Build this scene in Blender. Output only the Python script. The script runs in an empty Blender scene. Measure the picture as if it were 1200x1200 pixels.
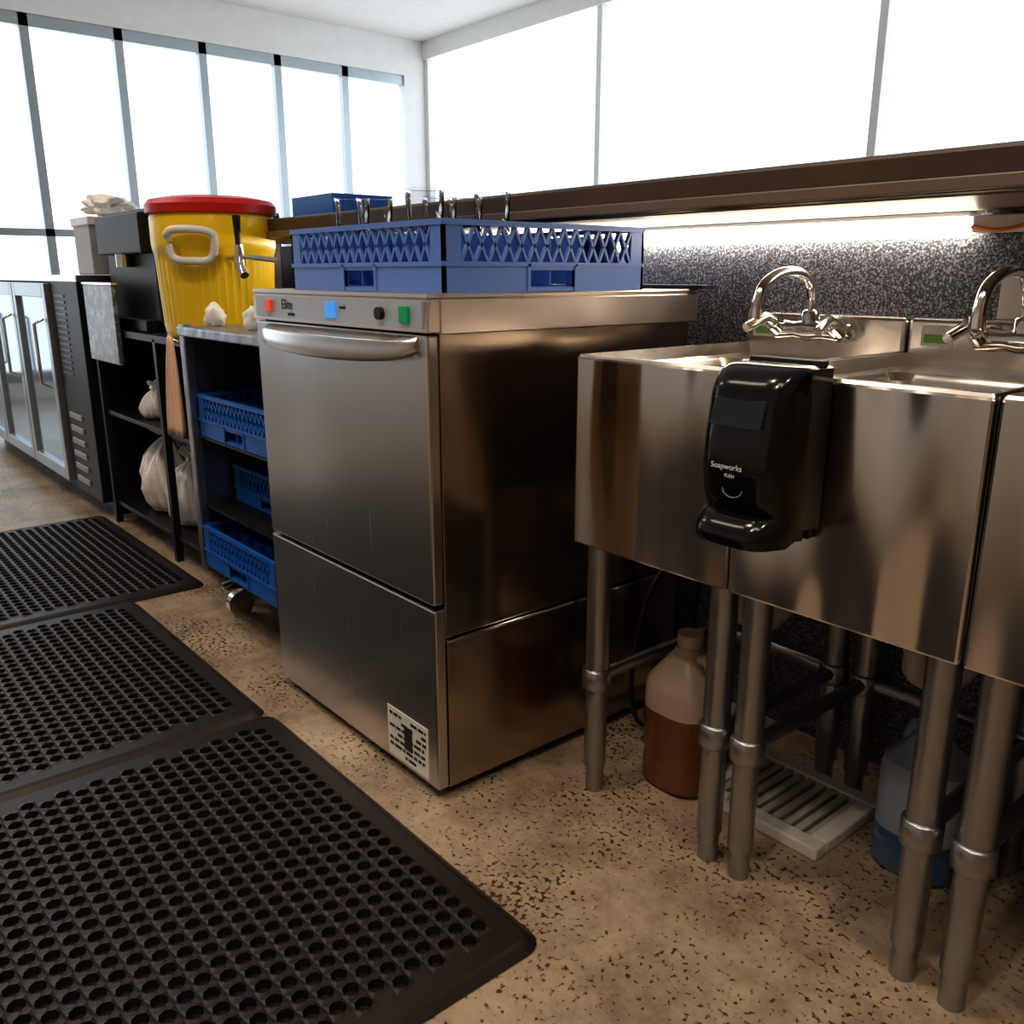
import bpy, bmesh, math, random
from mathutils import Vector, Matrix
random.seed(4)
scene=bpy.context.scene
COL=scene.collection

# ------------------------------------------------------------------ materials
def new_mat(name):
    m=bpy.data.materials.new(name); m.use_nodes=True
    nt=m.node_tree; b=nt.nodes['Principled BSDF']
    return m,nt,b
def plain(name,col,rough=.5,metal=0,emis=None,es=0,trans=0,ior=1.45,var=0.06,vscale=12,bump=0,bscale=60,coat=0,alpha=1,spec=None):
    m,nt,b=new_mat(name)
    N=nt.nodes; L=nt.links
    tc=N.new('ShaderNodeTexCoord'); nz=N.new('ShaderNodeTexNoise'); nz.inputs['Scale'].default_value=vscale; nz.inputs['Detail'].default_value=4
    L.new(tc.outputs['Object'],nz.inputs['Vector'])
    mx=N.new('ShaderNodeMix'); mx.data_type='RGBA'
    c=Vector(col[:3])
    mx.inputs[6].default_value=(*(c*(1-var)),1); mx.inputs[7].default_value=(*[min(1,v) for v in c*(1+var)],1)
    L.new(nz.outputs['Fac'],mx.inputs[0]); L.new(mx.outputs[2],b.inputs['Base Color'])
    b.inputs['Roughness'].default_value=rough; b.inputs['Metallic'].default_value=metal
    b.inputs['Transmission Weight'].default_value=trans; b.inputs['IOR'].default_value=ior
    b.inputs['Coat Weight'].default_value=coat
    if spec is not None: b.inputs['Specular IOR Level'].default_value=spec
    if emis: b.inputs['Emission Color'].default_value=(*emis,1); b.inputs['Emission Strength'].default_value=es
    if bump:
        n2=N.new('ShaderNodeTexNoise'); n2.inputs['Scale'].default_value=bscale; L.new(tc.outputs['Object'],n2.inputs['Vector'])
        bp=N.new('ShaderNodeBump'); bp.inputs['Strength'].default_value=bump; bp.inputs['Distance'].default_value=.01
        L.new(n2.outputs['Fac'],bp.inputs['Height']); L.new(bp.outputs['Normal'],b.inputs['Normal'])
    return m
def steel(name,col=(.56,.53,.5),rough=.28,wave=.25,stretch=(300,300,4),wscale=(3.0,3.0,3.0),metal=1.0,cv=.015,dist=.03):
    m,nt,b=new_mat(name); N=nt.nodes; L=nt.links
    tc=N.new('ShaderNodeTexCoord')
    mp=N.new('ShaderNodeMapping'); mp.inputs['Scale'].default_value=stretch; L.new(tc.outputs['Object'],mp.inputs['Vector'])
    n1=N.new('ShaderNodeTexNoise'); n1.inputs['Scale'].default_value=1; n1.inputs['Detail'].default_value=3; L.new(mp.outputs[0],n1.inputs['Vector'])
    mp2=N.new('ShaderNodeMapping'); mp2.inputs['Scale'].default_value=wscale; L.new(tc.outputs['Object'],mp2.inputs['Vector'])
    n2=N.new('ShaderNodeTexNoise'); n2.inputs['Scale'].default_value=1; n2.inputs['Detail'].default_value=0; L.new(mp2.outputs[0],n2.inputs['Vector'])
    mr=N.new('ShaderNodeMapRange'); mr.inputs[3].default_value=rough*.97; mr.inputs[4].default_value=rough*1.03
    L.new(n1.outputs['Fac'],mr.inputs[0]); L.new(mr.outputs[0],b.inputs['Roughness'])
    mx=N.new('ShaderNodeMix'); mx.data_type='RGBA'; c=Vector(col)
    mx.inputs[6].default_value=(*(c*(1-cv)),1); mx.inputs[7].default_value=(*(c*(1+cv)),1)
    L.new(n1.outputs['Fac'],mx.inputs[0]); L.new(mx.outputs[2],b.inputs['Base Color'])
    b1=N.new('ShaderNodeBump'); b1.inputs['Strength'].default_value=wave; b1.inputs['Distance'].default_value=dist; L.new(n2.outputs['Fac'],b1.inputs['Height'])
    L.new(b1.outputs[0],b.inputs['Normal'])
    b.inputs['Metallic'].default_value=metal
    return m
def clear_glass(name):
    m=bpy.data.materials.new(name); m.use_nodes=True; nt=m.node_tree; N=nt.nodes; L=nt.links
    N.remove(N['Principled BSDF']); out=N['Material Output']
    tr=N.new('ShaderNodeBsdfTransparent'); tr.inputs[0].default_value=(.88,.90,.92,1)
    gl=N.new('ShaderNodeBsdfGlossy'); gl.inputs['Roughness'].default_value=.04
    fr=N.new('ShaderNodeLayerWeight'); fr.inputs[0].default_value=.25
    mx=N.new('ShaderNodeMixShader'); L.new(fr.outputs[0],mx.inputs[0]); L.new(tr.outputs[0],mx.inputs[1]); L.new(gl.outputs[0],mx.inputs[2]); L.new(mx.outputs[0],out.inputs[0])
    return m
M={}
M['steel']=steel('brushed_steel',(.60,.585,.57),.27,.35,(250,250,3),(3,3,1.0))
M['steel_side']=steel('steel_dark_reflection',(.42,.345,.275),.20,.6,(250,250,3),(3,5,2.5))  # same steel darkened: brown reflected surroundings put into the side colour
M['steel_top']=steel('steel_warm_reflection',(.70,.62,.57),.28,.1,(3,3,300))  # pinkish-tan reflected warmth put into the top and skirt colour
M['steel_sink']=steel('sink_steel',(.66,.62,.58),.22,1.0,(3,300,300),(10,5,2.5),dist=.07)
M['steel_deck']=steel('sink_deck_steel',(.80,.76,.72),.22,.25,(3,300,300),(8,8,8))
M['galv']=steel('galvanised_pipe',(.38,.39,.42),.36,.08,(40,40,40),(30,30,30),cv=.06)
M['chrome']=plain('chrome',(.85,.85,.85),.07,1)
M['black']=plain('black_plastic',(.012,.012,.013),.45)
M['gloss']=plain('gloss_black_plastic',(.005,.005,.006),.16,coat=.2)
M['window']=plain('smoked_window',(.014,.024,.028),.08,coat=.6)
M['blk_metal']=plain('black_metal',(.013,.013,.015),.4,.3)
M['blue']=plain('blue_rack_plastic',(.05,.15,.50),.42)
M['blue_l']=plain('light_blue_rack_plastic',(.11,.23,.62),.40)
M['blue_d']=plain('deep_blue_plastic',(.01,.13,.50),.4)
M['yellow']=plain('yellow_plastic',(.95,.64,.008),.35,coat=.2)
M['red']=plain('red_plastic',(.58,.02,.015),.35)
M['white']=plain('white_plastic',(.8,.79,.76),.4)
M['bag']=plain('plastic_film',(.95,.80,.76),.3,var=.2,vscale=14,bump=.5,bscale=25,coat=.3)
M['bagw']=plain('white_plastic_film',(.93,.93,.93),.3,var=.12,vscale=14,bump=.5,bscale=25,coat=.3)
M['cloth']=plain('pale_cloth',(.93,.91,.89),.6,bump=.5,bscale=40)
M['peach']=plain('peach_cloth',(.92,.60,.44),.7,var=.15)
M['panel']=plain('control_label',(.46,.51,.58),.35,.2)
M['paper']=plain('white_label',(.8,.8,.78),.5)
M['green']=plain('green_switch',(.0,.28,.10),.3,emis=(0,.5,.2),es=.10)
M['redsw']=plain('red_switch',(.70,.03,.02),.3,emis=(1,.1,.04),es=.25)
M['bluesw']=plain('blue_display',(.03,.25,.75),.3,emis=(.1,.4,1),es=.4)
M['greenp']=plain('green_print',(.25,.5,.12),.5)
M['glass']=clear_glass('clear_glass')
M['amber']=plain('amber_liquid',(.20,.075,.03),.22,trans=.15,coat=.3)
M['jug']=plain('milky_plastic',(.74,.60,.46),.35,trans=.3)
M['bluel']=plain('blue_liquid',(.03,.12,.32),.2,trans=.15,coat=.3)
M['jugb']=plain('milky_plastic_cool',(.46,.56,.72),.35,trans=.35)
M['pvc']=plain('pvc',(.46,.41,.37),.4)
M['mat']=plain('rubber_mat',(.018,.0135,.0125),.40,var=.25)
M['holeshade']=plain('mat_hole_shade',(.009,.005,.0045),.7,var=.5,vscale=60)  # dark colour in place of the shaded floor seen through mat holes
M['bar']=plain('bar_top_wood',(.075,.048,.034),.35,var=.3,vscale=8)
M['barunder']=plain('bar_underside_led_tint',(.20,.15,.12),.4,.3)  # bar tone lightened: LED glow put into the underside colour
M['led']=plain('led_diffuser',(1,.95,.85),.5,emis=(1,.84,.65),es=18)
M['wallw']=plain('white_wall_paint',(.86,.86,.85),.7)
M['walld']=plain('warm_wood_wall',(.28,.175,.10),.5,var=.25,vscale=3)
M['walldk']=plain('tan_wall_paint',(.34,.31,.28),.6)
M['cab']=plain('bounce_cabinet_paint',(.60,.58,.56),.4)  # pale so the added cabinet bounces light onto the steel
M['ceil']=plain('ceiling_paint',(.75,.73,.70),.8)
M['alu']=plain('aluminium_frame',(.42,.47,.50),.35,.8)
M['fglass']=plain('glass_blue_reflection',(.30,.43,.52),.10,.75)  # blue-white daylight reflection put into the door glass colour
M['orange']=plain('orange_cable',(.8,.25,.03),.5)
M['lightp']=plain('light_panel',(1,1,1),.5,emis=(1,.86,.70),es=7)
M['graybox']=plain('grey_box',(.42,.43,.44),.5)
M['dkgrey']=plain('dark_grey_louvre',(.08,.09,.10),.4)
M['grate']=plain('pale_grate',(.66,.64,.60),.4,.2)

def granite(name,base,spk,dens,scale,rough):
    m,nt,b=new_mat(name);N=nt.nodes;L=nt.links
    tc=N.new('ShaderNodeTexCoord')
    v=N.new('ShaderNodeTexNoise');v.inputs['Scale'].default_value=scale;v.inputs['Detail'].default_value=3;v.inputs['Roughness'].default_value=.7
    L.new(tc.outputs['Object'],v.inputs['Vector'])
    r=N.new('ShaderNodeValToRGB');r.color_ramp.elements[0].position=dens;r.color_ramp.elements[0].color=(*base,1)
    r.color_ramp.elements[1].position=dens+.18;r.color_ramp.elements[1].color=(*spk,1)
    L.new(v.outputs['Fac'],r.inputs[0]);L.new(r.outputs[0],b.inputs['Base Color']);b.inputs['Roughness'].default_value=rough
    return m
M['granite']=granite('speckled_black_wall',(.036,.042,.056),(.42,.45,.54),.48,260,.4)
M['marble']=granite('marbled_panel',(.10,.12,.13),(.45,.5,.52),.48,30,.3)
def floor_mat():
    m,nt,b=new_mat('stained_concrete');N=nt.nodes;L=nt.links
    tc=N.new('ShaderNodeTexCoord')
    a=N.new('ShaderNodeTexNoise');a.inputs['Scale'].default_value=6;a.inputs['Detail'].default_value=12;a.inputs['Roughness'].default_value=.75;L.new(tc.outputs['Object'],a.inputs['Vector'])
    r=N.new('ShaderNodeValToRGB');e=r.color_ramp.elements
    e[0].position=.3;e[0].color=(.18,.13,.088,1);e[1].position=.7;e[1].color=(.56,.45,.325,1)
    L.new(a.outputs['Fac'],r.inputs[0])
    s=N.new('ShaderNodeTexNoise');s.inputs['Scale'].default_value=110;s.inputs['Detail'].default_value=4;L.new(tc.outputs['Object'],s.inputs['Vector'])
    s2=N.new('ShaderNodeTexNoise');s2.inputs['Scale'].default_value=5;s2.inputs['Detail'].default_value=3;L.new(tc.outputs['Object'],s2.inputs['Vector'])
    ad=N.new('ShaderNodeMath');ad.operation='MULTIPLY_ADD';ad.inputs[1].default_value=.45;L.new(s2.outputs['Fac'],ad.inputs[0]);L.new(s.outputs['Fac'],ad.inputs[2])
    r2=N.new('ShaderNodeMapRange');r2.inputs[1].default_value=.80;r2.inputs[2].default_value=.87
    L.new(ad.outputs[0],r2.inputs[0])
    mx=N.new('ShaderNodeMix');mx.data_type='RGBA';mx.inputs[7].default_value=(.065,.045,.03,1)
    L.new(r2.outputs[0],mx.inputs[0]);L.new(r.outputs[0],mx.inputs[6]);L.new(mx.outputs[2],b.inputs['Base Color'])
    b.inputs['Roughness'].default_value=.34
    return m
M['floor']=floor_mat()

# ------------------------------------------------------------------ geometry helpers
def group(name,loc):
    e=bpy.data.objects.new(name,None); e.location=loc; e.empty_display_size=.05; COL.objects.link(e); return e
def finish(me,name,mat,parent,smooth=False,bevel=0,seg=2):
    if isinstance(mat,str): mat=M[mat]
    if mat: me.materials.append(mat)
    o=bpy.data.objects.new(name,me); COL.objects.link(o)
    if smooth:
        for p in me.polygons: p.use_smooth=True
    if parent:
        o.parent=parent; o.matrix_parent_inverse=Matrix.Translation(-Vector(parent.location))
    if bevel:
        md=o.modifiers.new('bevel','BEVEL'); md.width=bevel; md.segments=seg; md.limit_method='ANGLE'; md.angle_limit=math.radians(40)
    return o
def bm_box(bm,x0,x1,y0,y1,z0,z1):
    vs=[bm.verts.new(p) for p in [(x0,y0,z0),(x1,y0,z0),(x1,y1,z0),(x0,y1,z0),(x0,y0,z1),(x1,y0,z1),(x1,y1,z1),(x0,y1,z1)]]
    for f in [(0,3,2,1),(4,5,6,7),(0,1,5,4),(1,2,6,5),(2,3,7,6),(3,0,4,7)]: bm.faces.new([vs[i] for i in f])
def box(name,x0,x1,y0,y1,z0,z1,mat,parent=None,bevel=0,seg=2):
    bm=bmesh.new(); bm_box(bm,x0,x1,y0,y1,z0,z1); me=bpy.data.meshes.new(name); bm.to_mesh(me); bm.free()
    return finish(me,name,mat,parent,False,bevel,seg)
def boxes(name,lst,mat,parent=None,bevel=0):
    bm=bmesh.new()
    for b in lst: bm_box(bm,*b)
    me=bpy.data.meshes.new(name); bm.to_mesh(me); bm.free()
    return finish(me,name,mat,parent,False,bevel)
def bm_bar(bm,p,q,w,t,n):
    p=Vector(p);q=Vector(q);n=Vector(n).normalized();d=(q-p).normalized();s=d.cross(n).normalized()
    vs=[]
    for c in (p,q):
        for a,b in ((-1,-1),(1,-1),(1,1),(-1,1)): vs.append(bm.verts.new(c+s*a*w/2+n*b*t/2))
    for f in [(0,1,2,3),(7,6,5,4),(0,4,5,1),(1,5,6,2),(2,6,7,3),(3,7,4,0)]: bm.faces.new([vs[i] for i in f])
def catmull(pts,n=8):
    P=[Vector(p) for p in pts]; P=[P[0]*2-P[1]]+P+[P[-1]*2-P[-2]]; out=[]
    for i in range(1,len(P)-2):
        a,b,c,d=P[i-1:i+3]
        for k in range(n):
            t=k/n; out.append(.5*((2*b)+(c-a)*t+(2*a-5*b+4*c-d)*t*t+(-a+3*b-3*c+d)*t**3))
    out.append(P[-2]); return out
def tube(name,pts,r,mat,parent=None,seg=12,curve=False):
    P=catmull(pts) if curve else [Vector(p) for p in pts]
    bm=bmesh.new(); rings=[]
    up=None
    for i,p in enumerate(P):
        d=(P[min(i+1,len(P)-1)]-P[max(i-1,0)]).normalized()
        if up is None:
            up=Vector((0,0,1)) if abs(d.z)<.9 else Vector((1,0,0))
        s=d.cross(up).normalized(); up=s.cross(d).normalized()
        rr=r[i] if isinstance(r,(list,tuple)) else r
        rings.append([bm.verts.new(p+(s*math.cos(2*math.pi*k/seg)+up*math.sin(2*math.pi*k/seg))*rr) for k in range(seg)])
    for a,b in zip(rings,rings[1:]):
        for k in range(seg): bm.faces.new((a[k],a[(k+1)%seg],b[(k+1)%seg],b[k]))
    bm.faces.new(rings[0][::-1]); bm.faces.new(rings[-1])
    bmesh.ops.recalc_face_normals(bm,faces=bm.faces)
    me=bpy.data.meshes.new(name); bm.to_mesh(me); bm.free()
    o=finish(me,name,mat,parent,True)
    md=o.modifiers.new('es','EDGE_SPLIT'); md.split_angle=math.radians(50)
    return o
def lathe(name,prof,c,mat,parent=None,seg=32,rib=0,ribz=(0,0),sq=0,cap=True):
    bm=bmesh.new(); rings=[]
    for r,z in prof:
        ring=[]
        for k in range(seg):
            th=2*math.pi*k/seg; rr=r
            if rib and ribz[0]<=z<=ribz[1]: rr=r*(1-rib*(k%2))
            if sq:
                q=(abs(math.cos(th))**sq+abs(math.sin(th))**sq)**(-1/sq); rr=r*q
            ring.append(bm.verts.new((c[0]+rr*math.cos(th),c[1]+rr*math.sin(th),c[2]+z)))
        rings.append(ring)
    for a,b in zip(rings,rings[1:]):
        for k in range(seg): bm.faces.new((a[k],a[(k+1)%seg],b[(k+1)%seg],b[k]))
    if cap:
        if prof[0][0]>1e-4: bm.faces.new(rings[0][::-1])
        if prof[-1][0]>1e-4: bm.faces.new(rings[-1])
    bmesh.ops.remove_doubles(bm,verts=bm.verts,dist=1e-6)
    bmesh.ops.recalc_face_normals(bm,faces=bm.faces)
    me=bpy.data.meshes.new(name); bm.to_mesh(me); bm.free()
    o=finish(me,name,mat,parent,True)
    md=o.modifiers.new('es','EDGE_SPLIT'); md.split_angle=math.radians(40)
    return o
def blob(name,c,rad,mat,parent=None,amp=.25,freq=3,seed=0,sub=4):
    from mathutils import noise
    bm=bmesh.new(); bmesh.ops.create_icosphere(bm,subdivisions=sub,radius=1)
    for v in bm.verts:
        n=v.co.normalized(); k=1+amp*(noise.noise(n*freq+Vector((seed,seed*2,0)))+.5*abs(noise.noise(n*freq*2.3+Vector((0,seed,3)))))
        v.co=Vector((c[0]+n.x*rad[0]*k,c[1]+n.y*rad[1]*k,c[2]+max(-1,n.z*k)*rad[2]))
    me=bpy.data.meshes.new(name); bm.to_mesh(me); bm.free()
    return finish(me,name,mat,parent,True)
def tied_bag(x,y,z,rx,ry,h,mat,seed=0,lean=(0,0)):
    from mathutils import noise
    g=group('plastic_bag',(x,y,z+h/2))
    prof=[(0,0),(.55,.0),(.85,.04),(1,.15),(1.04,.30),(.98,.45),(.82,.60),(.55,.72),(.28,.80),(.13,.84),(.12,.86),(.24,.91),(.38,.96),(.50,1.0)]
    bm=bmesh.new(); seg=72; R=[]
    for r,zz in prof:
        ring=[]; fold=.04+.30*max(0,min(1,(zz-.45)/.4))
        for k in range(seg):
            th=2*math.pi*k/seg
            nn=noise.noise(Vector((math.cos(th)*2.2+seed,math.sin(th)*2.2,zz*2.5)))
            rr=r*(1+fold*.5*math.sin(9*th+seed+3*zz)+.22*nn+.06*math.sin(17*th+5*zz))
            ring.append(bm.verts.new((x+rr*rx*math.cos(th)+lean[0]*zz,y+rr*ry*math.sin(th)+lean[1]*zz,z+h*zz*(1+(.06*math.sin(5*th) if zz>.9 else 0)))))
        R.append(ring)
    for a,b in zip(R,R[1:]):
        for k in range(seg): bm.faces.new((a[k],a[(k+1)%seg],b[(k+1)%seg],b[k]))
    bmesh.ops.remove_doubles(bm,verts=bm.verts,dist=1e-6); bmesh.ops.recalc_face_normals(bm,faces=bm.faces)
    me=bpy.data.meshes.new('bag');bm.to_mesh(me);bm.free()
    finish(me,'bag_film',mat,g,True)
    tube('knot',[(x+lean[0]*.85-.012,y+lean[1]*.85,z+h*.85),(x+lean[0]*.85+.012,y+lean[1]*.85,z+h*.85)],.02,mat,g,10)
def text(name,s,loc,rot,size,mat,parent,ext=.0004):
    cu=bpy.data.curves.new(name,'FONT'); cu.body=s; cu.size=size; cu.extrude=ext
    cu.materials.append(M[mat]); o=bpy.data.objects.new(name,cu); COL.objects.link(o)
    o.location=loc; o.rotation_euler=rot; o.parent=parent; o.matrix_parent_inverse=Matrix.Translation(-Vector(parent.location)); return o
FRONT=(math.radians(90),0,0)

# ------------------------------------------------------------------ camera
cam=bpy.data.cameras.new('camera'); co=bpy.data.objects.new('camera',cam); COL.objects.link(co)
f=Vector((-.738,.621,-.2616)).normalized(); co.location=(0,0,.89)
co.rotation_euler=f.to_track_quat('-Z','Y').to_euler()
cam.sensor_width=36; cam.lens=1030/1200*36; cam.clip_start=.02
scene.camera=co

# ------------------------------------------------------------------ room
XL,XR,YF,YB,ZC=-7.2,1.6,-1.7,5.0,2.9
box('floor',XL-.1,XR+.1,YF-.1,YB+.1,-.1,0,'floor')
box('ceiling',XL-.1,XR+.1,YF-.1,YB+.1,ZC,ZC+.1,'ceil')
box('wall_right',XR,XR+.1,YF-.1,YB+.1,0,ZC,'walld')
box('wall_front',XL,XR,YF-.1,YF,0,ZC,'walldk')
boxes('wall_left',[(XL-.1,XL,YF-.1,YF+.3,0,ZC),(XL-.1,XL,YB-.2,YB+.1,0,ZC),(XL-.1,XL,YF+.3,YB-.2,2.6,ZC),(XL-.1,XL,YF+.3,YB-.2,0,.12)],'wallw')
g=group('window_1',(XL-.05,1.6,1.3))
fr=[]
y=YF+.3
while y<YB-.2:
    fr.append((XL-.08,XL-.02,y,y+.06,.12,2.6)); y+=.62
fr+= [(XL-.08,XL-.02,YF+.3,YB-.2,.12,.2),(XL-.08,XL-.02,YF+.3,YB-.2,1.15,1.2),(XL-.08,XL-.02,YF+.3,YB-.2,2.52,2.6)]
boxes('mullions',fr,'alu',g)
boxes('wall_back',[(XL,XR,YB,YB+.1,0,.5),(XL,XR,YB,YB+.1,2.75,ZC)],'wallw')
g=group('added_bright_window',(-2.8,YB+.05,1.5))  # added window wall, invented so the view above the bar turns near-white
fr=[(x,x+.05,YB+.02,YB+.08,.5,2.75) for x in [XL+i*2.19 for i in range(5)]]+[(XL,XR,YB+.02,YB+.08,.5,.57)]
boxes('mullions',fr,'wallw',g)
YW=1.47
box('wall_bar',-5.6,XR,YW,YW+.12,0,.983,'granite')
g=group('bar_counter',(-.6,1.4,1.01))
box('top_slab',-2.8,XR-.001,1.16,1.95,.985,1.04,'bar',g,.006)
box('underside_panel',-2.78,XR-.002,1.175,1.46,.983,.9849,'barunder',g)
box('edge_trim',-2.8,XR-.001,1.150,1.162,.988,1.005,'barunder',g,.002)
g=group('led_strip_light',(-1.6,1.46,.96))
box('channel',-2.75,-.635,1.452,1.469,.975,.982,'alu',g)
box('diffuser',-2.75,-.635,1.446,1.469,.946,.975,'led',g,.004)
g=group('junction_box',(-.56,1.45,.96))
box('cover',-.62,-.44,1.43,1.469,.950,.975,'paper',g,.003)
tube('cable',[(-.62,1.43,.958),(-.57,1.415,.952),(-.5,1.42,.965),(-.42,1.44,.96)],.003,'orange',g,8,True)
for i,x in enumerate((-4.6,-2.2,.2)):
    g=group('ceiling_light',(x,-.3,ZC-.03))
    box('housing',x-.65,x+.65,-.5,-.1,ZC-.04,ZC-.001,'wallw',g)
    box('diffuser',x-.62,x+.62,-.47,-.13,ZC-.05,ZC-.04,'lightp',g)
g=group('added_bounce_cabinet',(-2.4,-1.45,.45))  # unseen counter added to brighten the sink aprons and dishwasher front
box('carcass',-5.2,.6,-1.69,-1.22,.08,.88,'cab',g,.003)
box('worktop',-5.22,.62,-1.695,-1.18,.88,.915,'steel_deck',g,.004)
box('plinth',-5.15,.55,-1.66,-1.28,0,.08,'blk_metal',g)
boxes('cabinet_doors',[(-5.18+.58*i,-5.18+.58*i+.56,-1.22,-1.20,.10,.86) for i in range(10) if -5.18+.58*i+.56<.6],'cab',g,.003)
boxes('door_pulls',[(-5.18+.58*i+.50,-5.18+.58*i+.515,-1.20,-1.175,.6,.78) for i in range(10) if -5.18+.58*i+.56<.6],'chrome',g,.003)

# ------------------------------------------------------------------ dishwasher
DX0,DX1,DY0,DY1=-1.718,-1.1125,.77,1.383
g=group('undercounter_dishwasher',((DX0+DX1)/2,(DY0+DY1)/2,.43))
box('chassis',DX0+.006,DX1-.006,DY0+.02,DY1-.004,.03,.82,'blk_metal',g)
box('door',DX0+.004,DX1-.002,DY0,DY0+.022,.362,.800,'steel',g,.004)
box('lower_front_panel',DX0+.004,DX1+.001,DY0,DY0+.022,.022,.354,'steel',g,.003)
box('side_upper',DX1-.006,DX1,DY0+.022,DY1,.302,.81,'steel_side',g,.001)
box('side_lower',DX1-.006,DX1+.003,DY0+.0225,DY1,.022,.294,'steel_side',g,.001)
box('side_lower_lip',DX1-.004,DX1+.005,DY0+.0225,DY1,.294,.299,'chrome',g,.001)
box('side_left',DX0,DX0+.006,DY0+.022,DY1,.022,.81,'steel',g)
box('top_cover',DX0,DX1+.004,DY0-.002,DY1+.02,.853,.861,'steel_top',g,.002)
box('top_skirt',DX0+.002,DX1+.006,DY0+.02,DY1+.02,.800,.853,'steel_top',g,.002)
box('rear_gasket',DX1-.25,DX1+.03,DY1+.0,DY1+.035,.8615,.869,'black',g,.001)
bm=bmesh.new()
pr=[(DY0-.004,.803),(DY0+.001,.853),(DY0+.03,.853),(DY0+.03,.803)]
A=[bm.verts.new((DX0,y,z)) for y,z in pr];B=[bm.verts.new((DX1+.004,y,z)) for y,z in pr]
bm.faces.new(A);bm.faces.new(B[::-1])
for i in range(4): bm.faces.new((A[i],B[i],B[(i+1)%4],A[(i+1)%4]))
bmesh.ops.recalc_face_normals(bm,faces=bm.faces)
me=bpy.data.meshes.new('cp');bm.to_mesh(me);bm.free();finish(me,'control_housing','steel_top',g,False,.0015)
box('control_label',DX0+.02,DX1-.006,DY0-.0055,DY0+.002,.809,.849,'panel',g)
box('rocker_red',-1.648,-1.622,DY0-.011,DY0,.818,.842,'redsw',g,.002)
text('brand_text','Elite',(-1.585,DY0-.006,.826),FRONT,.026,'black',g)
text('brand_sub','series',(-1.56,DY0-.006,.814),FRONT,.012,'black',g)
box('display',-1.412,-1.375,DY0-.009,DY0,.816,.843,'bluesw',g,.001)
text('display_text','wash',(-1.365,DY0-.006,.832),FRONT,.010,'black',g)
tube('knob',[(-1.232,DY0,.829),(-1.232,DY0-.014,.829)],.010,'black',g,16)
box('rocker_green',-1.176,-1.150,DY0-.011,DY0,.816,.842,'green',g,.002)
bm=bmesh.new(); n=24; ringsA=[]
for i in range(n+1):
    u=i/n; x=-1.655+u*.515; bulge=math.sin(math.pi*u)**.35 if 0<u<1 else 0
    yo=DY0-.002-.045*bulge; zb=.775-.022*bulge
    ringsA.append([bm.verts.new(p) for p in [(x,DY0,.797),(x,yo-.001,.790),(x,yo-.004,.783),(x,yo-.002,zb),(x,yo+.006,zb-.003),(x,yo+.008,.780),(x,DY0,.789)]])
for a,b in zip(ringsA,ringsA[1:]):
    for k in range(7): bm.faces.new((a[k],a[(k+1)%7],b[(k+1)%7],b[k]))
bm.faces.new(ringsA[0]);bm.faces.new(ringsA[-1][::-1])
bmesh.ops.recalc_face_normals(bm,faces=bm.faces)
me=bpy.data.meshes.new('h');bm.to_mesh(me);bm.free()
finish(me,'door_handle',steel('handle_steel',(.68,.66,.65),.26,.05),g,True,.001)
box('rating_label',-1.27,-1.141,DY0-.001,DY0+.001,.03,.128,'paper',g)
lst=[]
for r in range(7):
    z=.118-r*.0125
    x=-1.263
    while x<-1.15:
        w=random.uniform(.006,.024); w=min(w,-1.147-x)
        if random.random()<.8: lst.append((x,x+w,DY0-.0016,DY0-.0008,z-.0045,z+.001))
        x+=w+.004
lst.append((-1.215,-1.19,DY0-.0018,DY0-.0008,.060,.105))
boxes('label_print',lst,'black',g)
for x in (DX0+.04,DX1-.04):
    for y in (DY0+.05,DY1-.05): tube('foot',[(x,y,.03),(x,y,0)],.018,'black',g,12)

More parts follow.
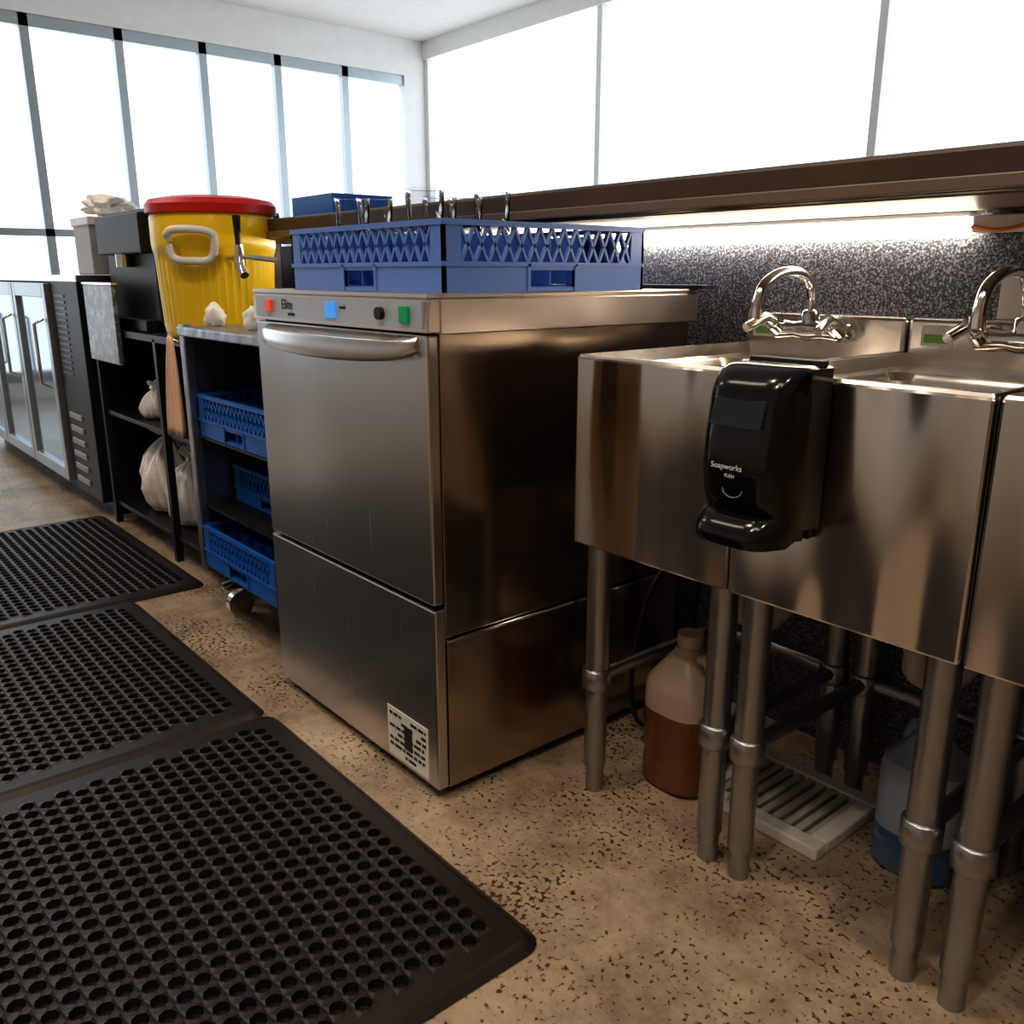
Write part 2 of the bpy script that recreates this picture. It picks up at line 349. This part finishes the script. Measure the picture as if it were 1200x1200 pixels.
# ------------------------------------------------------------------ glass racks
def rack(x0,x1,y0,y1,z0,h,mat='blue',mat2='blue_l',cell=.028,name='glass_rack'):
    g=group(name,((x0+x1)/2,(y0+y1)/2,z0+h/2)); t=.006
    band=.40*h; zl=z0+band; zt=z0+h-.009
    def wall(axis,c,a0,a1,n,slot=True):
        bm=bmesh.new(); L=a1-a0; m=(a0+a1)/2
        def B(p0,p1,q0,q1,th=t):
            if axis=='x': bm_box(bm,p0,p1,c-th/2,c+th/2,q0,q1)
            else: bm_box(bm,c-th/2,c+th/2,p0,p1,q0,q1)
        sw=.052
        B(a0,m-sw,z0,zl);B(m+sw,a1,z0,zl);B(m-sw,m+sw,zl-.010,zl);B(m-sw,m+sw,z0,z0+.006)
        B(a0,a1,zt,z0+h,t*1.6);B(a0,a1,zl-.004,zl+.003,t*1.8)
        for a in (m-sw-.006,m+sw): B(a,a+.006,z0,zl,t*1.8)
        B(a0,a0+.035,zl,zt);B(a1-.035,a1,zl,zt)
        k=int((L-.07)/cell); hh=zt-zl
        for i in range(k):
            a=a0+.035+i*(L-.07)/k; b=a+(L-.07)/k
            for p,q in ((a,b),(b,a)):
                P=(p,c,zl) if axis=='x' else (c,p,zl); Q=(q,c,zt) if axis=='x' else (c,q,zt)
                bm_bar(bm,P,Q,.0045,t,(0,1,0) if axis=='x' else (1,0,0))
        me=bpy.data.meshes.new('w');bm.to_mesh(me);bm.free(); return finish(me,n,mat2,g)
    wall('x',y0+t/2,x0,x1,'wall_front_lattice');wall('x',y1-t/2,x0,x1,'wall_rear_lattice')
    wall('y',x0+t/2,y0,y1,'wall_left_lattice');wall('y',x1-t/2,y0,y1,'wall_right_lattice')
    lst=[]
    nx=6
    for i in range(1,nx):
        x=x0+(x1-x0)*i/nx; lst.append((x-.0015,x+.0015,y0+t,y1-t,z0+.01,z0+h-.02))
        y=y0+(y1-y0)*i/nx; lst.append((x0+t,x1-t,y-.0015,y+.0015,z0+.01,z0+h-.02))
    lst.append((x0+t,x1-t,y0+t,y1-t,z0+.004,z0+.008))
    boxes('dividers',lst,mat,g)
    return g
rack(-1.672,-1.16,.836,1.30,.861,.112)
def glass(x,y,z,h,r):
    g=group('drinking_glass',(x,y,z+h/2))
    lathe('body',[(0,0),(r*.8,0),(r*.85,.006),(r,h)],(x,y,z),'glass',g,32,cap=False)
    lathe('rim',[(r-.0006,h),(r+.0006,h+.0012)],(x,y,z),'glass',g,32,cap=False)
gx=[-1.672+.512*(i+.5)/6 for i in range(6)]; gy=[.836+.464*(i+.5)/6 for i in range(6)]
for (i,j,h) in ((0,1,.165),(1,3,.17),(2,3,.165),(3,3,.17),(1,1,.16),(3,1,.165)):
    glass(gx[i],gy[j],.870,h,.035)

# ------------------------------------------------------------------ rack cart
CX0,CX1,CY0,CY1=-2.22,-1.735,.80,1.36
g=group('dish_rack_cart',((CX0+CX1)/2,1.08,.4))
boxes('panels',[(CX0,CX0+.012,CY0,CY1,.14,.76),(CX1-.012,CX1,CY0,CY1,.14,.76),(CX0,CX1,CY1-.01,CY1,.14,.76)],'galv',g)
boxes('posts',[(CX0-.004,CX0+.026,CY0-.006,CY0+.02,.14,.77),(CX1-.026,CX1+.004,CY0-.006,CY0+.02,.14,.77)],'galv',g,.003)
box('top',CX0-.006,CX1+.004,CY0-.01,CY1,.742,.765,'galv',g,.004)
boxes('shelves',[(CX0+.012,CX1-.012,CY0+.01,CY1-.01,z-.006,z) for z in (.155,.315,.495)],'blk_metal',g)
for x in (CX0+.05,CX1-.04):
    for y in (CY0+.07,CY1-.07):
        tube('caster_stem',[(x,y,.15),(x,y,.06)],.012,'chrome',g)
        lathe('caster_flange',[(0,0),(.045,0),(.045,.006),(.02,.014),(0,.014)],(x,y,.085),'chrome',g,20)
        tube('caster_wheel',[(x-.012,y,.036),(x+.012,y,.036)],.035,'chrome',g,20)
rack(CX0+.03,CX1-.03,CY0+.012,CY0+.45,.496,.105,'blue_d','blue_d',.022)
rack(CX0+.03,CX1-.03,CY0+.09,CY0+.50,.316,.095,'blue_d','blue_d',.022)
rack(CX0+.03,CX1-.03,CY0-.005,CY0+.43,.156,.108,'blue_d','blue_d',.022)
for i,(x,y) in enumerate(((-2.15,.86),(-1.95,.87))):
    g=group('crumpled_napkin',(x,y,.79)); blob('paper',(x,y,.7905),(.022,.022,.025),'cloth',g,.5,2.2,i+3,3)

# ------------------------------------------------------------------ metal stand
SX0,SX1,SY0,SY1=-3.36,-2.26,.90,1.42
g=group('black_metal_stand',(-2.8,1.15,.36))
ps=[]
for x in (SX0,-2.75,SX1-.022):
    for y in (SY0,SY1-.022): ps.append((x,x+.022,y,y+.022,0,.70))
boxes('posts',ps,'blk_metal',g)
boxes('shelf_boards',[(SX0,SX1,SY0,SY1,.69,.712),(SX0,SX1,SY0+.01,SY1,.405,.42),(SX0,SX1,SY0+.01,SY1,.07,.085)],'blk_metal',g,.002)
CC=(-2.595,1.055)
g=group('insulated_drink_cooler',(CC[0],CC[1],.93))
prof=[(.146,0),(.152,.006),(.154,.02)]+[(.156+.010*i/10,.03+.020*i) for i in range(11)]+[(.170,.242),(.172,.26),(.172,.33),(.168,.338)]
lathe('body',prof,(CC[0],CC[1],.712),'yellow',g,96,.022,(.03,.2301))
lathe('lid',[(.172,0),(.180,.004),(.181,.026),(.170,.040),(.12,.050),(0,.053)],(CC[0],CC[1],1.049),'red',g,64)
hv=Vector((.75,-.66)); sd=Vector((.66,.75))
def hp(s,out,z): return (CC[0]+hv.x*(.166+out)+sd.x*s,CC[1]+hv.y*(.166+out)+sd.y*s,z-.035)
tube('carry_handle',[hp(-.062,-.014,1.015),hp(-.064,.016,1.025),hp(-.045,.026,1.038),hp(0,.03,1.04),hp(.045,.026,1.036),hp(.064,.016,1.02),hp(.05,.01,.965),hp(0,.022,.958),hp(-.05,.012,.965),hp(-.064,.014,1.0)],.011,'white',g,10,True)
tube('tap_shank',[(CC[0]+.15,CC[1]-.03,.93),(CC[0]+.24,CC[1]-.03,.93)],.010,'chrome',g)
tube('tap_body',[(CC[0]+.235,CC[1]-.03,.965),(CC[0]+.235,CC[1]-.03,.91),(CC[0]+.262,CC[1]-.03,.885)],.012,'chrome',g)
tube('tap_handle',[(CC[0]+.235,CC[1]-.03,.965),(CC[0]+.235,CC[1]-.03,1.04)],[.007,.011],'black',g)
tube('tap_arm',[(CC[0]+.235,CC[1]-.03,.935),(CC[0]+.30,CC[1]+.05,.925)],.007,'chrome',g)
g=group('countertop_coffee_machine',(-3.05,1.12,.9))
box('body',-3.30,-2.82,.96,1.38,.735,1.085,'black',g,.012)
box('head',-3.28,-2.84,.925,.962,.95,1.07,'black',g,.006)
box('drip_tray',-3.26,-2.86,.925,.962,.713,.75,'blk_metal',g,.004)
boxes('feet',[(x,x+.03,y,y+.03,.7125,.736) for x in (-3.28,-2.9) for y in (.98,1.33)],'black',g)
tube('group_head',[(-3.06,.94,.95),(-3.06,.94,.91)],.025,'chrome',g)
g=group('marbled_board',(-3.2,.88,.74))
box('board',-3.35,-3.03,.882,.898,.60,.855,'marble',g,.004)
boxes('edge',[(-3.355,-3.025,.880,.8985,.855,.862)],'chrome',g)
g=group('hanging_towel',(-2.5,.88,.6))
bm=bmesh.new();R=[]
for i in range(13):
    u=i/12; z=.73-.28*u; w=.012+.052*u**.8; ring=[]
    for k in range(17):
        s=-1+2*k/16; ring.append(bm.verts.new((-2.51+s*w, .872+.008*math.sin(s*9+u*2)*(.4+u)-.004*u, z-.01*abs(s))))
    R.append(ring)
for a,b in zip(R,R[1:]):
    for k in range(16): bm.faces.new((a[k],a[k+1],b[k+1],b[k]))
me=bpy.data.meshes.new('t');bm.to_mesh(me);bm.free();o=finish(me,'cloth','peach',g,True)
md=o.modifiers.new('s','SOLIDIFY');md.thickness=.004
tube('hook',[(-2.51,.90,.70),(-2.51,.875,.715),(-2.51,.868,.728)],.004,'chrome',g,8)
tied_bag(-3.07,1.05,.0855,.14,.11,.31,'bag',1,(-.02,-.02))
tied_bag(-2.84,1.02,.0855,.085,.085,.26,'bagw',5,(.0,.0))
tied_bag(-3.03,.985,.4205,.055,.05,.12,'bagw',9,(.02,0))
g=group('storage_bin',(-2.5,1.2,.25)); box('bin',-2.68,-2.32,.98,1.35,.086,.33,'black',g,.01); box('lid',-2.69,-2.31,.97,1.36,.33,.345,'black',g,.004)

# ------------------------------------------------------------------ back bar cooler
FX0,FX1,FY0,FY1=-5.5,-3.42,.88,1.44
g=group('glass_door_refrigerator',((FX0+FX1)/2,1.15,.44))
box('cabinet',FX0,FX1,FY0+.03,FY1,.06,.86,'black',g,.004)
box('top',FX0-.004,FX1+.004,FY0+.0,FY1,.86,.885,'steel',g,.003)
box('kick',FX0+.02,FX1-.02,FY0+.06,FY1-.02,0,.06,'blk_metal',g)
box('compressor_panel',-3.78,FX1,FY0,FY0+.03,.06,.86,'black',g,.003)
boxes('louvres_low',[(-3.72,-3.56,FY0-.006,FY0+.001,.10+.050*i,.122+.050*i) for i in range(6)],'graybox',g,.002)
boxes('vent_high',[(-3.74,-3.60,FY0-.003,FY0+.001,.52+.022*i,.528+.022*i) for i in range(14)],'dkgrey',g)
for i in range(3):
    a=-3.79-.56*(i+1); b=a+.55
    boxes('door_frame',[(a,a+.045,FY0-.02,FY0+.028,.08,.855),(b-.045,b,FY0-.02,FY0+.028,.08,.855),(a+.045,b-.045,FY0-.02,FY0+.028,.08,.13),(a+.045,b-.045,FY0-.02,FY0+.028,.80,.855)],'alu',g,.003)
    box('door_glass',a+.045,b-.045,FY0-.006,FY0+.01,.13,.80,'fglass',g)
    tube('door_pull',[(b-.07,FY0-.02,.45),(b-.07,FY0-.055,.47),(b-.07,FY0-.055,.70),(b-.07,FY0-.02,.72)],.007,'chrome',g)
g=group('storage_box',(-3.5,1.05,1.0))
box('carton',-3.64,-3.44,.95,1.2,.886,1.07,'graybox',g,.006); box('flap',-3.65,-3.43,.945,1.205,1.055,1.085,'white',g,.004)
g=group('crumpled_cloth',(-3.55,1.06,1.13)); blob('cloth',(-3.55,1.06,1.126),(.085,.08,.034),'cloth',g,.5,2.6,7)
g=group('blue_bin',(-2.45,1.4,1.1)); boxes('shell',[(-2.58,-2.33,1.30,1.31,1.041,1.11),(-2.58,-2.33,1.49,1.50,1.041,1.11),(-2.58,-2.57,1.31,1.49,1.041,1.11),(-2.34,-2.33,1.31,1.49,1.041,1.11),(-2.57,-2.34,1.31,1.49,1.041,1.05)],'blue_d',g,.002)

# ------------------------------------------------------------------ sinks
SYF,SYB,ZT=.97,1.41,.766
def sink(x0,x1,legs):
    g=group('bar_sink',((x0+x1)/2,(SYF+SYB)/2,.6))
    box('apron',x0,x1,SYF,SYF+.012,.462,ZT,'steel_sink',g,.004)
    box('end_left',x0,x0+.004,SYF+.012,SYB,.50,ZT,'steel_sink',g); box('end_right',x1-.004,x1,SYF+.012,SYB,.50,ZT,'steel_sink',g)
    bx0,bx1,by0,by1=x0+.03,x1-.03,SYF+.045,SYB-.09
    def ring(xa,xb,ya,yb,z,r=0.0,n=5):
        pts=[]
        if r<=0: r=1e-4
        for cx,cy,a0 in ((xb-r,ya+r,-90),(xb-r,yb-r,0),(xa+r,yb-r,90),(xa+r,ya+r,180)):
            for k in range(n+1):
                a=math.radians(a0+90*k/n); pts.append((cx+r*math.cos(a),cy+r*math.sin(a),z))
        return pts
    bm=bmesh.new()
    rings=[ring(x0,x1,SYF,SYB,ZT-.004,.003),ring(x0+.003,x1-.003,SYF+.004,SYB,ZT+.003,.003),ring(x0+.010,x1-.010,SYF+.014,SYB,ZT+.003,.003),ring(x0+.014,x1-.014,SYF+.020,SYB,ZT-.016,.003),
           ring(bx0,bx1,by0,by1,ZT-.020,.03),ring(bx0+.008,bx1-.008,by0+.008,by1-.008,ZT-.032,.03),ring(bx0+.01,bx1-.01,by0+.01,by1-.01,.54,.03),ring(bx0+.04,bx1-.04,by0+.04,by1-.04,.52,.03)]
    V=[[bm.verts.new(p) for p in r] for r in rings]
    for a,b in zip(V,V[1:]):
        n=len(a)
        for k in range(n): bm.faces.new((a[k],a[(k+1)%n],b[(k+1)%n],b[k]))
    bm.faces.new(V[-1]); bmesh.ops.recalc_face_normals(bm,faces=bm.faces)
    me=bpy.data.meshes.new('deck');bm.to_mesh(me);bm.free()
    o=finish(me,'deck_and_basin','steel_deck',g,True); md=o.modifiers.new('es','EDGE_SPLIT'); md.split_angle=math.radians(35)
    box('backsplash',x0+.001,x1-.001,SYB-.004,SYB+.052,.70,.822,'steel_deck',g,.006)
    lathe('drain',[(.0,0),(.03,0),(.032,.003),(0,.003)],((x0+x1)/2,(by0+by1)/2,.521),'chrome',g)
    xm=(x0+x1)/2; ym=(by0+by1)/2+.06
    tube('tailpiece',[(xm,ym,.52),(xm,ym,.35)],.019,'pvc',g)
    tube('trap',[(xm,ym,.36),(xm,ym+.01,.315),(xm+.03,ym+.05,.30),(xm+.05,ym+.10,.34),(xm+.05,1.445,.36)],.018,'pvc',g,12,True)
    for x in legs:
        for y in (1.01,1.345):
            tube('leg_upper',[(x,y,.53),(x,y,.21)],.0205,'galv',g,20)
            tube('leg_collar',[(x,y,.235),(x,y,.232),(x,y,.200),(x,y,.197)],[.022,.0255,.0255,.022],'galv',g,20)
            tube('leg_lower',[(x,y,.2),(x,y,.05),(x,y,.045),(x,y,.0)],[.0195,.0195,.016,.016],'galv',g,20)
        tube('brace',[(x,1.01,.218),(x,1.345,.218)],.012,'galv',g,12)
    tube('stretcher',[(legs[0],1.345,.218),(legs[-1],1.345,.218)],.012,'galv',g,12)
    return g
S1,S2=-.690,-.371
sink(-.996,S1-.0015,(-.972,S1-.03)); sink(S1+.0015,S2-.0025,(S1+.028,S2-.032)); sink(S2+.0025,.12,(S2+.032,.08))
def faucet(x):
    g=group('gooseneck_faucet',(x,1.39,.83)); y=1.375; z=.797
    tube('flange_left',[(x-.05,1.405,z),(x-.05,1.395,z)],.020,'chrome',g,20); tube('flange_right',[(x+.05,1.405,z),(x+.05,1.395,z)],.020,'chrome',g,20)
    tube('inlet_left',[(x-.05,1.396,z),(x-.05,y,z)],.011,'chrome',g); tube('inlet_right',[(x+.05,1.396,z),(x+.05,y,z)],.011,'chrome',g)
    tube('body',[(x-.065,y,z),(x-.06,y,z),(x-.025,y,z),(x,y,z),(x+.025,y,z),(x+.06,y,z),(x+.065,y,z)],[.012,.018,.014,.019,.014,.018,.012],'chrome',g,16)
    for s in (-1,1):
        tube('valve',[(x+s*.055,y,z),(x+s*.055,y-.028,z+.012)],[.016,.013],'chrome',g)
        tube('lever',[(x+s*.055,y-.022,z+.012),(x+s*.06,y-.045,z+.020),(x+s*.068,y-.085,z+.004)],[.011,.010,.008],'chrome',g)
    tube('neck_base',[(x,y,z),(x,y,z+.03),(x,y,z+.034)],[.015,.015,.011],'chrome',g)
    tube('spout',[(x,y,z+.02),(x,y,z+.055),(x,y-.012,z+.080),(x,y-.05,z+.095),(x,y-.10,z+.093),(x,y-.14,z+.076),(x,y-.155,z+.05),(x,y-.157,z+.035)],.0085,'chrome',g,14,True)
    tube('aerator',[(x,y-.157,z+.04),(x,y-.157,z+.024)],.011,'chrome',g)
faucet(-.845); faucet(-.505)
g=group('warning_sticker',(-.95,1.405,.8)); box('card',-.978,-.925,1.4045,1.4058,.780,.812,'paper',g); box('print',-.972,-.931,1.4035,1.4044,.785,.798,'greenp',g)
g=group('warning_sticker',(-.64,1.405,.8)); box('card',-.665,-.615,1.4045,1.4058,.780,.812,'paper',g); box('print',-.660,-.62,1.4035,1.4044,.785,.798,'greenp',g)
g=group('notice_card',(-.5,1.45,.86)); box('card',-.575,-.44,1.452,1.456,.823,.900,'paper',g); box('easel_back',-.53,-.50,1.4565,1.468,.823,.87,'paper',g)

# ------------------------------------------------------------------ soap dispenser
g=group('soap_dispenser',(-.615,.92,.68))
def disp_prof(x0,x1,name,mat,P,bev,seg=3):
    bm=bmesh.new(); A=[bm.verts.new((x0,y,z)) for y,z in P];B=[bm.verts.new((x1,y,z)) for y,z in P]
    bm.faces.new(A);bm.faces.new(B[::-1]);n=len(P)
    for i in range(n): bm.faces.new((A[i],B[i],B[(i+1)%n],A[(i+1)%n]))
    bmesh.ops.recalc_face_normals(bm,faces=bm.faces)
    me=bpy.data.meshes.new(name);bm.to_mesh(me);bm.free()
    return finish(me,name,mat,g,False,bev,seg)
def dsec(): 
    P=[]
    for k in range(17):
        a=math.radians(90*k/16); P.append((.915-.046*math.sin(a),.742+.044*math.cos(a)))
    return P+[(.862,.70),(.860,.665),(.864,.632),(.874,.608),(.892,.595)]
nxs=14
def bulge_part(name,prof,x0,w,back,amt,zc=None):
    bm=bmesh.new(); cols=[]
    for i in range(nxs+1):
        u=i/nxs; x=x0+u*w; s=abs(2*u-1); k=1-(1-(1-s**4)**.5)*amt
        cols.append([bm.verts.new((x,back-(back-y)*k,(zc+(z-zc)*(1-(1-k)*.12)) if zc else z)) for y,z in prof])
    for a,b in zip(cols,cols[1:]):
        m=len(a)
        for k in range(m): bm.faces.new((a[k],a[(k+1)%m],b[(k+1)%m],b[k]))
    bm.faces.new(cols[0]);bm.faces.new(cols[-1][::-1]);bmesh.ops.recalc_face_normals(bm,faces=bm.faces)
    me=bpy.data.meshes.new(name);bm.to_mesh(me);bm.free();o=finish(me,name,'gloss',g,True)
    md=o.modifiers.new('es','EDGE_SPLIT');md.split_angle=math.radians(45)
bulge_part('housing',[(.969,.786)]+dsec()+[(.915,.585),(.969,.580)],-.674,.116,.969,.30,.685)
disp_prof(-.668,-.5645,'back_plate','black',[(.969,.570),(.969,.79),(.955,.79),(.955,.570)],.002)
disp_prof(-.652,-.580,'view_window','window',[(.868,.716),(.8592,.716),(.8612,.722),(.8640,.734),(.870,.748),(.878,.745)],.0015)
bulge_part('push_bar',[(.930,.616),(.885,.614),(.862,.606),(.850,.594),(.846,.582),(.851,.572),(.866,.570),(.90,.576),(.93,.574)],-.673,.114,.94,.45)
text('label','Soapworks',(-.645,.8588,.664),FRONT,.010,'paper',g,.0003)
text('label_small','PUSH',(-.626,.8605,.654),FRONT,.006,'paper',g,.0003)
tube('logo_ring',[(-.615+.014*math.cos(a),.8625,.640+.010*math.sin(a)) for a in [i*math.pi/12 for i in range(12,25)]],.0005,'graybox',g,6)

# ------------------------------------------------------------------ jugs, drain, hoses
def jug(x,y,fill,top,h=.29,r=.068,rot=0,ff=.62,sq=3.0):
    g=group('gallon_jug',(x,y,h/2)); fl=ff*h; sh=.60*h
    lathe('liquid_body',[(r*.9,0),(r,.008),(r,.05),(r*.97,.06),(r,.07),(r,fl)],(x,y,0.001),fill,g,48,sq=sq)
    lathe('shell_top',[(r,fl),(r,sh+.012),(r*.95,sh+.03),(r*.62,h-.055),(.024,h-.032),(.021,h-.026)],(x,y,0.001),top,g,48,sq=sq)
    lathe('neck',[(.020,h-.03),(.020,h-.005),(0,h-.005)],(x,y,0.001),top,g,24)
    lathe('cap',[(.023,h-.02),(.023,h),(0,h)],(x,y,.001),top,g,24)
    c,s=math.cos(rot),math.sin(rot)
    q=lambda a,z:(x+a*c,y+a*s,z)
    tube('handle',[q(.018,h-.045),q(.045,h-.035),q(.062,h-.06),q(.064,h-.09),q(.056,sh+.01)],.010,top,g,10,True)
jug(-.888,1.155,'amber','jug',.285,.066,-.2,.52)
jug(-.500,1.25,'bluel','jugb',.25,.062,2.5,.22)
g=group('floor_sink_grate',(-.72,1.25,.02))
fx0,fx1,fy0,fy1=-.845,-.60,1.125,1.335
boxes('frame',[(fx0,fx1,fy0,fy0+.03,.0,.022),(fx0,fx1,fy1-.03,fy1,.0,.022),(fx0,fx0+.03,fy0+.03,fy1-.03,.0,.022),(fx1-.03,fx1,fy0+.03,fy1-.03,.0,.022)],'white',g,.004)
boxes('bars',[(fx0+.034+.0215*i,fx0+.048+.0215*i,fy0+.03,fy1-.03,.006,.020) for i in range(9)],'grate',g,.002)
box('well',fx0+.03,fx1-.03,fy0+.03,fy1-.03,.0005,.003,'blk_metal',g)
g=group('drain_hose',(-1.05,1.35,.3))
tube('hose_black',[(-1.085,1.40,.10),(-1.06,1.38,.12),(-1.035,1.35,.25),(-1.02,1.36,.42),(-1.03,1.42,.50)],.010,'black',g,10,True)
tube('hose_thin',[(-1.07,1.42,.02),(-1.04,1.22,.02),(-1.025,1.16,.15),(-1.02,1.20,.32),(-1.015,1.32,.40),(-1.03,1.44,.36)],.005,'black',g,8,True)
g=group('supply_pipe',(-.6,1.452,.35))
tube('pipe',[(-1.05,1.453,.44),(-.6,1.453,.44),(.1,1.453,.44)],.012,'galv',g)
tube('pipe_low',[(-.72,1.453,.10),(-.72,1.453,.43)],.014,'pvc',g)

# ------------------------------------------------------------------ rubber mats
def mat_mesh(W,Lh):
    bm=bmesh.new(); br=.038; cw=.0305; ch=.0275
    nx=int((W-2*br)/cw); ny=int((Lh-2*br)/ch); x0=(W-nx*cw)/2; y0=(Lh-ny*ch)/2
    z1,z2=.0125,.0142
    for j in range(ny):
        off=0 if j%2==0 else cw/2; cnt=nx if j%2==0 else nx-1
        yc=y0+(j+.5)*ch
        if j%2:
            for xa in (x0,x0+nx*cw-cw/2):
                v=[bm.verts.new(p) for p in ((xa,yc-ch/2,z1),(xa+cw/2,yc-ch/2,z1),(xa+cw/2,yc+ch/2,z1),(xa,yc+ch/2,z1))]; bm.faces.new(v)
        for i in range(cnt):
            xc=x0+off+(i+.5)*cw
            O=[];T=[];I=[]
            for k in range(8):
                a=2*math.pi*k/8
                c,s=math.cos(a),math.sin(a); m=max(abs(c),abs(s))
                O.append(bm.verts.new((xc+c/m*cw/2,yc+s/m*ch/2,z1)))
                T.append(bm.verts.new((xc+c*.0118,yc+s*.0112,z2)))
                I.append(bm.verts.new((xc+c*.0100,yc+s*.0094,.003)))
            for k in range(8):
                l=(k+1)%8
                bm.faces.new((O[k],O[l],T[l],T[k])); bm.faces.new((T[k],T[l],I[l],I[k]))
    def rr(a,z,r): 
        pts=[]
        for cx,cy,s in ((W-a-r,a+r,-90),(W-a-r,Lh-a-r,0),(a+r,Lh-a-r,90),(a+r,a+r,180)):
            for k in range(5):
                t=math.radians(s+90*k/4); pts.append((cx+r*math.cos(t),cy+r*math.sin(t),z))
        return pts
    rings=[rr(0,.001,.03),rr(.012,.010,.02),rr(.018,.0125,.015)]
    X0,X1,Y0,Y1=x0,x0+nx*cw,y0,y0+ny*ch
    inner=[]
    for (cx,cy) in ((X1,Y0),(X1,Y1),(X0,Y1),(X0,Y0)): inner+= [(cx,cy,.0125)]*5
    rings.append(inner)
    V=[[bm.verts.new(p) for p in r] for r in rings]
    for a,b in zip(V,V[1:]):
        m=len(a)
        for k in range(m): bm.faces.new((a[k],a[(k+1)%m],b[(k+1)%m],b[k]))
    bmesh.ops.remove_doubles(bm,verts=bm.verts,dist=1e-5)
    bmesh.ops.recalc_face_normals(bm,faces=bm.faces)
    v=[bm.verts.new(p) for p in ((.02,.02,.0025),(W-.02,.02,.0025),(W-.02,Lh-.02,.0025),(.02,Lh-.02,.0025))]
    fb=bm.faces.new(v); fb.material_index=1  # added dark sheet imitating the shade below the holes
    me=bpy.data.meshes.new('mat_mesh');bm.to_mesh(me);bm.free()
    me.materials.append(M['mat']);me.materials.append(M['holeshade']); return me
mm=mat_mesh(.852,1.52)
for loc in ((-2.447,-.84,.001),(-1.594,-.835,.001)):
    o=bpy.data.objects.new('rubber_floor_mat',mm); COL.objects.link(o); o.location=loc
m2=mat_mesh(1.0,1.62); o=bpy.data.objects.new('rubber_floor_mat',m2); COL.objects.link(o); o.location=(-3.45,-.735,.001)

# ------------------------------------------------------------------ light
w=bpy.data.worlds.new('world'); scene.world=w; w.use_nodes=True
bg=w.node_tree.nodes['Background']; bg.inputs[0].default_value=(.84,.92,1,1); bg.inputs[1].default_value=1.9
for i,(x,y) in enumerate(((-3.8,.35),(-1.2,.2),(.7,.5),(-.3,-.7))):
    l=bpy.data.lights.new('downlight','SPOT'); l.energy=45; l.color=(1,.81,.62); l.spot_size=math.radians(115); l.spot_blend=.6; l.shadow_soft_size=.06
    o=bpy.data.objects.new('ceiling_downlight',l); COL.objects.link(o); o.location=(x,y,ZC-.06)
scene.view_settings.view_transform='Standard'
try: scene.view_settings.look='Medium High Contrast'
except Exception as e: print('look',e)
scene.view_settings.exposure=-.05
